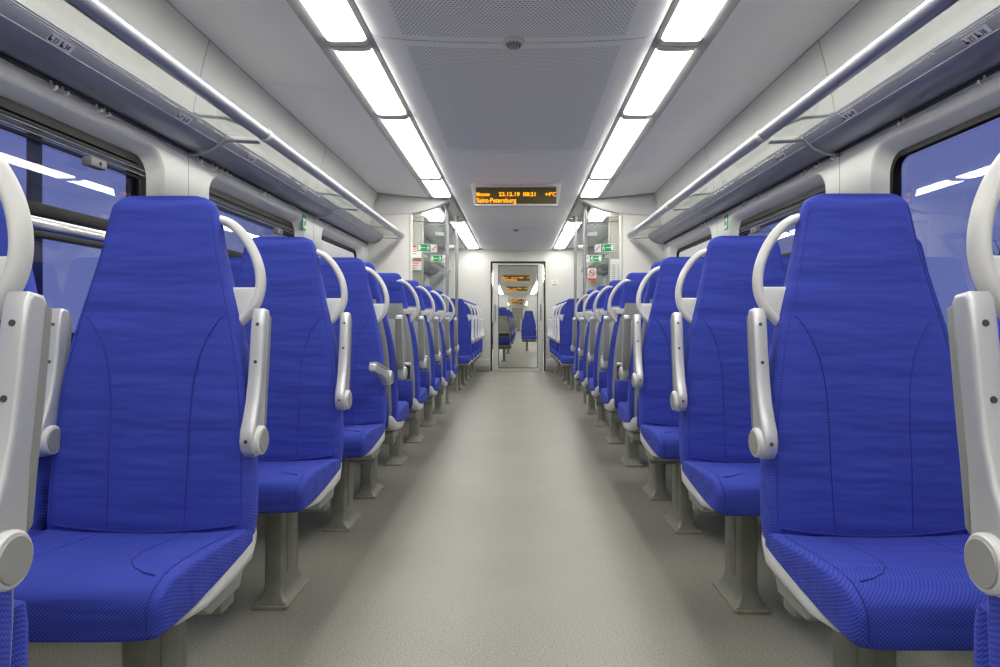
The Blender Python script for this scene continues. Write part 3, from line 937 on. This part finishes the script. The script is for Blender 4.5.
def cushion_seam_mesh(bm):
    for s in (-1, 1):
        pts = [(.100, .372), (.097, .30), (.095, .23), (.097, .18), (.108, .13), (.135, .09), (.168, .062), (.205, .045)]
        out = []
        for i in range(len(pts) - 1):
            for k in range(4):
                t = k / 4
                x = pts[i][0] * (1 - t) + pts[i + 1][0] * t; y = pts[i][1] * (1 - t) + pts[i + 1][1] * t
                out.append((s * x, y, cush_top_z(x, y) + .0003))
        tube(bm, out, .0017, 6, mi=1)
        tube(bm, [(s * .212, y / 100, cush_top_z(.212, y / 100) + .0002) for y in range(5, 37, 3)], .0014, 6, mi=1)
        tube(bm, [(s * .212, .045, cush_top_z(.212, .045) + .0005), (s * .212, .030, cush_top_z(.212, .030) + .0005), (s * .2105, .012, .4425), (s * .209, .003, .430), (s * .208, -.0006, .418), (s * .208, -.0008, .400), (s * .208, -.0006, .378)], .0017, 6, mi=1)

def shell_mesh():
    bm = bmesh.new(); rings = []
    for k in range(15):
        z = .36 + k * (1.03 - .36) / 14
        zz = max(z, .41)
        w_ = interp(zz, 1) * (.90 if z < .95 else .84)
        yb = interp(zz, 2) + interp(zz, 3)
        d = .026 if .4 < z < 1.0 else .018
        r = []
        for x, y in se(w_, d / 2 + .012, .35, 28):
            r.append((x, yb - .014 + d / 2 + y, z))
        rings.append(r)
    loft(bm, rings)
    return mesh_of(bm, 'back_shell', M['shell'], 50)

def rear_y(z): return interp(max(z, .41), 2) + interp(max(z, .41), 3) + .021

def table_mesh():
    bm = bmesh.new()
    poly = [(-.150, .665), (.150, .665), (.165, .69), (.158, .80), (.140, .87), (.118, .91), (.08, .93), (-.08, .93), (-.118, .91), (-.140, .87), (-.158, .80), (-.165, .69)]
    t = bmesh.new(); prism(t, poly, 'y', 0, .022, .006)
    for v in t.verts: v.co.y += rear_y(v.co.z)
    merge(bm, t)
    return mesh_of(bm, 'folding_table', M['table'])

def pocket_mesh():
    bm = bmesh.new(); rings = []
    for z, w_, d in ((.375, .19, .02), (.39, .20, .045), (.45, .205, .055), (.52, .203, .05), (.548, .20, .045)):
        rings.append([(x, rear_y(z) - .005 + d / 2 + y, z) for x, y in se(w_, d / 2, .5, 28)])
    loft(bm, rings)
    return mesh_of(bm, 'storage_pocket', M['fabric'], 50)

def under_mesh():
    bm = bmesh.new(); rings = []
    for y, w_, zb, zt in ((.085, .205, .350, .365), (.10, .222, .344, .370), (.20, .230, .330, .376), (.34, .234, .338, .395), (.42, .236, .350, .410), (.465, .228, .372, .44), (.480, .20, .40, .45)):
        rings.append([(x, y, (zb + zt) / 2 + z) for x, z in se(w_ * KX, (zt - zb) / 2, .35, 28)])
    loft(bm, rings)
    return mesh_of(bm, 'seat_shell', M['plastic'], 50)

def tray_mesh():
    bm = bmesh.new()
    prism(bm, [(.20, .35), (.40, .35), (.42, .335), (.40, .302), (.25, .302), (.21, .325)], 'x', -.21, .21, .008)
    return mesh_of(bm, 'under_tray', M['shell'])

def pedestal_mesh(sg):
    bm = bmesh.new(); rings = []
    cx, cy = sg * .062, .305
    for z, hx, hy in ((0, .055, .12), (.010, .055, .12), (.014, .052, .117), (.020, .047, .110), (.030, .038, .100), (.045, .031, .090), (.07, .028, .085), (.305, .028, .084)):
        rings.append([(cx + a, cy + b, z) for a, b in rrect(0, 0, hx, hy, min(hx, hy) * .25, 3)])
    loft(bm, rings)
    box(bm, cx - .0305, cx + .0305, cy - .035, cy + .055, .085, .30, .003)
    return mesh_of(bm, 'pedestal', M['pedestal'])

def foot_mesh(sg):
    bm = bmesh.new(); cx, cy = sg * .062, .305
    prism(bm, rrect(cx, cy, .059, .125, .008, 2), 'z', 0, .012, .003)
    for a in (-1, 1): tube(bm, [(cx + .045 * a, cy - .112, .008), (cx + .045 * a, cy - .112, .017)], .007, 6)
    return mesh_of(bm, 'foot_plate', M['foot'])

def beam_mesh(sg):
    bm = bmesh.new()
    x0, x1 = -sg * .285 + 0, sg * .20
    box(bm, -.205, .205, .31, .38, .276, .302, .006)
    return mesh_of(bm, 'support_beam', M['pedestal'])

def wall_bracket_mesh(sg):      # the window seat is carried by beams running to the wall (local -sg side) and to its neighbour
    bm = bmesh.new()
    for y0, y1 in ((.31, .38),):
        box(bm, -sg * .245, sg * .222, y0, y1, .276, .302, .006)
    box(bm, -sg * .234, -sg * .246, .20, .43, .20, .33, .004)
    return mesh_of(bm, 'support_beam', M['pedestal'])

def arm_meshes(sg):
    """raised armrest, pivot at its local origin; sg = side its cover disc faces"""
    bm = bmesh.new()
    W = .0165
    out = []
    # profile in (y,z): the front edge rises from the pivot knuckle
    front = [(-.030, -.02), (-.036, .0), (-.033, .025), (-.020, .05), (-.006, .09), (.004, .14), (.010, .20), (.014, .26), (.018, .296)]
    back = [(.024, .306), (.046, .304), (.052, .294), (.050, .25), (.046, .18), (.040, .11), (.036, .05), (.036, .0), (.030, -.022), (.014, -.036), (-.012, -.036)]
    prism(bm, front + back, 'x', -W, W, .006, seg=3)
    for y, z in ((-.036, .0), (-.005, .085), (.0085, .18), (.0155, .268)):
        tube(bm, [(0, y - .0015, z), (0, y + .004, z - .001)], .0042, 10, mi=1)
    a = mesh_of(bm, 'armrest', [M['silver'], M['dark']], 45)
    bm = bmesh.new()
    tube(bm, [(sg * (W - .004), 0, 0), (sg * (W + .008), 0, 0), (sg * (W + .011), 0, 0)], [.033, .033, .030], 24)
    rim = mesh_of(bm, 'pivot_housing', M['plastic'])
    bm = bmesh.new()
    tube(bm, [(sg * (W + .010), 0, 0), (sg * (W + .0135), 0, 0)], [.027, .026], 24)
    d = mesh_of(bm, 'pivot_cover', M['disc'])
    bm = bmesh.new()
    prism(bm, [(.044, .295), (.060, .288), (.058, .24), (.054, .17), (.048, .10), (.044, .03), (.034, .02), (.030, .10)], 'x', -W * 1.05, W * 1.05, .004)
    rb = mesh_of(bm, 'rear_cover', M['shell'], 45)
    return a, rim, d, rb

def handle_mesh(sg):
    bm = bmesh.new()
    pts2 = [(.100, 1.170), (.128, 1.172), (.158, 1.157), (.187, 1.128), (.211, 1.09), (.226, 1.05), (.231, 1.01), (.226, .978), (.213, .952), (.196, .932), (.178, .915)]
    pts = []
    for i in range(len(pts2) - 1):
        for k in range(3):
            t = k / 3
            pts.append((pts2[i][0] * (1 - t) + pts2[i + 1][0] * t, pts2[i][1] * (1 - t) + pts2[i + 1][1] * t))
    pts.append(pts2[-1])
    # smooth
    for _ in range(3):
        pts = [pts[0]] + [((pts[i - 1][0] + 2 * pts[i][0] + pts[i + 1][0]) / 4, (pts[i - 1][1] + 2 * pts[i][1] + pts[i + 1][1]) / 4) for i in range(1, len(pts) - 1)] + [pts[-1]]
    yb = lambda z: interp(z, 2) + .050
    tube(bm, [(sg * x, yb(z), z) for x, z in pts], .0115, 14, ry=.016)
    t = bmesh.new()
    prism(t, [(sg * x, z) for x, z in ((.10, 1.003), (.230, 1.003), (.225, .978), (.213, .952), (.196, .930), (.178, .905), (.165, .91), (.150, .965), (.10, .972))], 'y', -.012, .012, .004)
    for v in t.verts: v.co.y += yb(v.co.z)
    merge(bm, t)
    t = bmesh.new()
    prism(t, [(sg * x, z) for x, z in ((.05, .996), (.20, .996), (.19, .962), (.06, .962))], 'y', .0, .022, .004)
    for v in t.verts: v.co.y += yb(v.co.z) + .012
    merge(bm, t)
    return mesh_of(bm, 'grab_handle', M['plastic'], 45)

MC = dict(back=back_mesh(), cush=cushion_mesh(), shell=shell_mesh(),
          table=table_mesh(), pocket=pocket_mesh(), under=under_mesh(), tray=tray_mesh())
bm = bmesh.new(); box(bm, -.018, .018, rear_y(.93) - .002, rear_y(.93) + .026, .925, .955, .005); MC['latch'] = mesh_of(bm, 'table_latch', M['plastic'])
bm = bmesh.new(); box(bm, -.185, .185, rear_y(.6) - .006, rear_y(.6) + .006, .56, .655, .004); MC['recess'] = mesh_of(bm, 'rear_recess', M['dark'])
bm = bmesh.new(); tube(bm, [(-.19, rear_y(.6) + .018, .652), (.19, rear_y(.6) + .018, .652)], .012, 12)
MC['hinge'] = mesh_of(bm, 'table_hinge', M['silver'])

def seat(name, aisle_sg, window=False):
    """prototype at the origin, front towards -Y; aisle_sg = local side of the aisle"""
    r = empty(name)
    link('seat_cushion', MC['cush'], r)
    link('backrest', MC['back'], r)
    link('seat_shell', MC['under'], r); link('under_tray', MC['tray'], r)
    sh = link('back_shell', MC['shell'], r)
    link('hinge_recess', MC['recess'], sh)
    t = link('folding_table', MC['table'], r); link('table_latch', MC['latch'], t); link('table_hinge', MC['hinge'], t)
    link('storage_pocket', MC['pocket'], r)
    if window:
        link('support_beam', wall_bracket_mesh(aisle_sg), r)
        return r
    link('pedestal', pedestal_mesh(aisle_sg), r); link('foot_plate', foot_mesh(aisle_sg), r); link('support_beam', beam_mesh(aisle_sg), r)
    link('grab_handle', handle_mesh(aisle_sg), r)
    for sg in (aisle_sg, -aisle_sg):
        a, rim, d, rb = arm_meshes(aisle_sg)
        x = sg * (.244 if sg == aisle_sg else .236)
        ao = link('armrest', a, r, loc=(x, .378, .648), rot=(math.radians(-4), 0, 0))
        link('pivot_housing', rim, ao); link('pivot_cover', d, ao); link('rear_cover', rb, ao)
        ao['outer'] = 1 if sg == aisle_sg else 0
    return r

def copy_tree(o, parent=None):
    c = o.copy(); scene.collection.objects.link(c); c.parent = parent
    for ch in list(o.children): copy_tree(ch, c)
    return c

protos = {('a', 1): seat('train_seat', 1), ('a', -1): seat('train_seat', -1), ('w', 1): seat('train_seat', 1, True), ('w', -1): seat('train_seat', -1, True)}
used = set()
def place(kind, sg, x, y, rev, label, group):
    k = (kind, sg)
    if k in used: o = copy_tree(protos[k])
    else: o = protos[k]; used.add(k); o['_p'] = 1; del o['_p']
    o.location = (x, y, 0); o.rotation_euler = (0, 0, PI if rev else 0)
    tag(o, label, 'train seat', group)
    return o

XAS, XN = {-1: .838, 1: .820}, 1.326
SIDE = {-1: 'left', 1: 'right'}
copies = []
rowname = ['half out of frame in the nearest row', 'in the nearest full row', 'in the second row facing us', 'in the third row facing us']
DY = {-1: .0, 1: -.03}
lowered, handleless, nearest = [], [], []
for s in (-1, 1):
    for i in range(4):
        y = (.385 + .80 * i + DY[s]) if i else {-1: .385, 1: .375}[s]
        lab = 'blue aisle seat facing us, %s side, %s' % (SIDE[s], rowname[i])
        if (s, i) == (-1, 3): lab = 'blue aisle seat facing us, left of the aisle, third row, its armrest folded down'
        o = place('a', -s, s * XAS[s], y, False, lab, 'near seats facing us, %s of the aisle' % SIDE[s])
        if (s, i) == (-1, 3): lowered.append(o)
        if i == 0: nearest.append(o)
        if i:
            place('w', -s, s * XN, y, False, 'blue window seat facing us by the %s wall, %s' % (SIDE[s], rowname[i]), 'near seats facing us, %s of the aisle' % SIDE[s])
    ords = ['first row turned away, backing a facing seat', 'second row turned away, nearest showing its grey back', 'third row turned away', 'fourth row turned away', 'fifth row turned away, last before the glass screen']
    for i in range(5):
        y = 3.945 + .80 * i + DY[s]
        o = place('a', s, s * XAS[s], y, True, 'blue aisle seat, %s side, %s' % (SIDE[s], ords[i]), 'seats turned away, %s of the aisle' % SIDE[s])
        if i == 0: handleless.append(o)
        place('w', s, s * XN, y, True, 'blue window seat by the %s wall, %s' % (SIDE[s], ords[i]), 'seats turned away, %s of the aisle' % SIDE[s])
    ord2 = ['first', 'second', 'third', 'fourth', 'fifth and last']
    for i in range(5):
        y = 8.86 + .72 * i - (0 if i < 4 else .05)
        place('a', -s, s * XAS[s], y, False, 'blue aisle seat beyond the glass screens, %s side, %s row there' % (SIDE[s], ord2[i]), 'seats beyond the glass screens, %s side' % SIDE[s])
        if i == 0:
            place('w', -s, s * XN, y, False, 'blue window seat beyond the glass screens, %s side, first row there' % SIDE[s], 'seats beyond the glass screens, %s side' % SIDE[s])
for o in nearest:
    for ch in o.children:
        if ch.get('outer'): ch.location[0] *= 1.075; ch.location[2] += .006
for o in handleless:     # back to back with the facing row: no handle of its own
    for ch in list(o.children):
        if ch.name.startswith('grab_handle'): bpy.data.objects.remove(ch)
for o in lowered:
    for ch in o.children:
        if ch.name.startswith('armrest') and ch.get('outer'):
            ch.rotation_euler = (math.radians(84), 0, 0)
            ch.location = (ch.location[0], ch.location[1], ch.location[2] + .01)
            ch['label'] = 'armrest folded down level'
for o in bpy.data.objects:
    if 'outer' in o: del o['outer']

# ================================================================== THE NEXT CARRIAGES, seen through the end door
def far_car(y0, y1, disp, first):
    bm = bmesh.new(); box(bm, -1.6, 1.6, y0, y1, -.08, 0); struct('floor', bm, M['floor'], sm=0)
    bm = bmesh.new(); sheet(bm, CP, y0, y1, th=.012); struct('ceiling', bm, M['ceil'], sm=60)
    bm = bmesh.new()
    for s in (-1, 1):
        sheet(bm, [(s * x, z) for x, z in SP], y0, y1, th=.008 * s)
        sheet(bm, [(s * .645, 2.27), (s * .90, 2.265), (s * .925, 2.226)], y0, y1)
    struct('ceiling', bm, M['ceil2'], sm=60)
    for s, side in ((-1, 'left'), (1, 'right')):
        bm = bmesh.new(); sheet(bm, [(s * 1.6, 0), (s * 1.6, 1.75), (s * 1.478, 2.29)], y0, y1, th=.02 * -s)
        struct('wall_' + side, bm, M['wall'], sm=0)
    end_wall(y1, .08, .03, .48, 2.0)
    for i, y in enumerate(disp):
        display(y, 'amber display seen through the end door, %s' % first[i])
# gangway between the carriages
bm = bmesh.new(); box(bm, -.8, .8, YE + .1, 13.3, -.08, 0); struct('floor', bm, M['floor'], sm=0)
bm = bmesh.new(); box(bm, -.62, -.55, YE + .08, 13.3, 0, 2.3); box(bm, .61, .68, YE + .08, 13.3, 0, 2.3); box(bm, -.62, .68, YE + .08, 13.3, 2.12, 2.3)
struct('wall_front', bm, M['greyw'], sm=0)
end_wall(13.3, .05, .03, .58, 2.12)
far_car(13.35, 34, (18.7, 25.0), ('nearest and largest there', 'second one there'))
far_car(34.08, 58, (38.0, 46.0), ('third one there', 'smallest and furthest'))
bm = bmesh.new(); box(bm, -.46, .52, 58.1, 58.16, 0, 2.0); struct('door_2', bm, M['greyw'], sm=0)
for s, side in ((-1, 'left'), (1, 'right')):
    for i, (a, b) in enumerate(((13.6, 15.4), (15.6, 17.6), (17.8, 19.8), (20, 22.5), (22.7, 25.5), (25.7, 29.5), (29.7, 33.8), (34.5, 41), (41.2, 48), (48.2, 57.5))):
        light_unit(s, a, b, .690, .862, 'ceiling light through the end door, %s strip, %s from the door' % (side, ['first', 'second', 'third', 'fourth', 'fifth', 'sixth', 'seventh', 'eighth', 'ninth', 'tenth'][i]), 'ceiling lights of the next carriages', lamp='light_far')
place('a', -1, -.345, 15.75, True, 'blue seat turned away showing its grey back, left in the end door pane', 'seats seen through the end door')
place('a', -1, -.30, 19.3, True, 'blue seat turned away, second on the left through the end door', 'seats seen through the end door')
place('a', -1, -.27, 23.0, True, 'blue seat turned away, furthest on the left through the end door', 'seats seen through the end door')
place('a', -1, .37, 20.4, False, 'blue seat facing us, right in the end door pane', 'seats seen through the end door')

# ================================================================== OUTSIDE THE WINDOWS
bm = bmesh.new(); box(bm, -120, -1.9, -80, 120, -1.3, -1.2); box(bm, 1.9, 120, -80, 120, -1.3, -1.2)
g = struct('ground', bm, M['ground'], sm=0)
def tree(x, y, h, seed, label):
    rnd = random.Random(seed)
    bm = bmesh.new()
    def br(p, d, l, r, k):
        q = p + d * l
        tube(bm, [p, (p + q) / 2 + Vector((rnd.uniform(-1, 1), rnd.uniform(-1, 1), 0)) * l * .04, q], [r, r * .85, r * .65], 5, cap=False)
        if k == 0: return
        for _ in range(3 if k > 1 else 4):
            nd = (d + Vector((rnd.uniform(-1, 1), rnd.uniform(-1, 1), rnd.uniform(-.2, .7))) * .75).normalized()
            br(p + d * l * rnd.uniform(.6, 1), nd, l * rnd.uniform(.55, .8), r * .55, k - 1)
    br(Vector((0, 0, 0)), Vector((0, 0, 1)), h * .36, h * .022, 4)
    o = obj('bare_tree', bm, M['bark'], loc=(x, y, -1.22)); tag(o, label, 'tree', 'bare trees outside')
tree(-12, 9.5, 4.6, 3, 'bare winter tree outside the nearest left window')
tree(-15, 14.5, 5.2, 5, 'bare winter tree outside, further along on the left')
tree(11, 13.0, 5.0, 8, 'bare winter tree outside the nearest right window')
tree(14, 9.5, 4.6, 11, 'bare winter tree outside on the right, beside the other')
g = empty('catenary_mast', (-6.02, 8.5, -1.22)); tag(g, 'grey railway mast outside the nearest left window', 'mast')
bm = bmesh.new(); tube(bm, [(0, 0, 0), (0, 0, 8)], [.095, .07], 12); obj('post', bm, M['concrete'], g)
bm = bmesh.new(); tube(bm, [(0, 0, 4.6), (1.3, 0, 5.0)], .03, 8); tube(bm, [(0, 0, 5.6), (1.3, 0, 5.0)], .02, 8); obj('arm', bm, M['concrete'], g)
for k, (x, z) in enumerate(((-5.0, 3.3), (-7.0, 3.9))):
    bm = bmesh.new(); tube(bm, [(x, -30 + 10 * i, z - (.25 if i % 2 else 0)) for i in range(12)], .012, 5)
    tag(obj('overhead_wire', bm, M['bark']), 'overhead wire outside on the left, %s' % ('nearer and lower' if k == 0 else 'further and higher'), 'wire', 'overhead wires')
bm = bmesh.new(); tube(bm, [(5.2, -30 + 10 * i, 3.4 - (.25 if i % 2 else 0)) for i in range(12)], .012, 5)
tag(obj('overhead_wire', bm, M['bark']), 'overhead wire outside the right windows', 'wire', 'overhead wires')
g = empty('low_building', (24, 20, -1.2)); tag(g, 'low dark building with a flat roof outside on the right', 'building')
bm = bmesh.new(); box(bm, -3, 3, -7, 7, 0, 3.2, .02); obj('walls', bm, M['building'], g)
bm = bmesh.new(); box(bm, -3.3, 3.3, -7.3, 7.3, 3.2, 3.5, .03); obj('roof', bm, M['bark'], g)
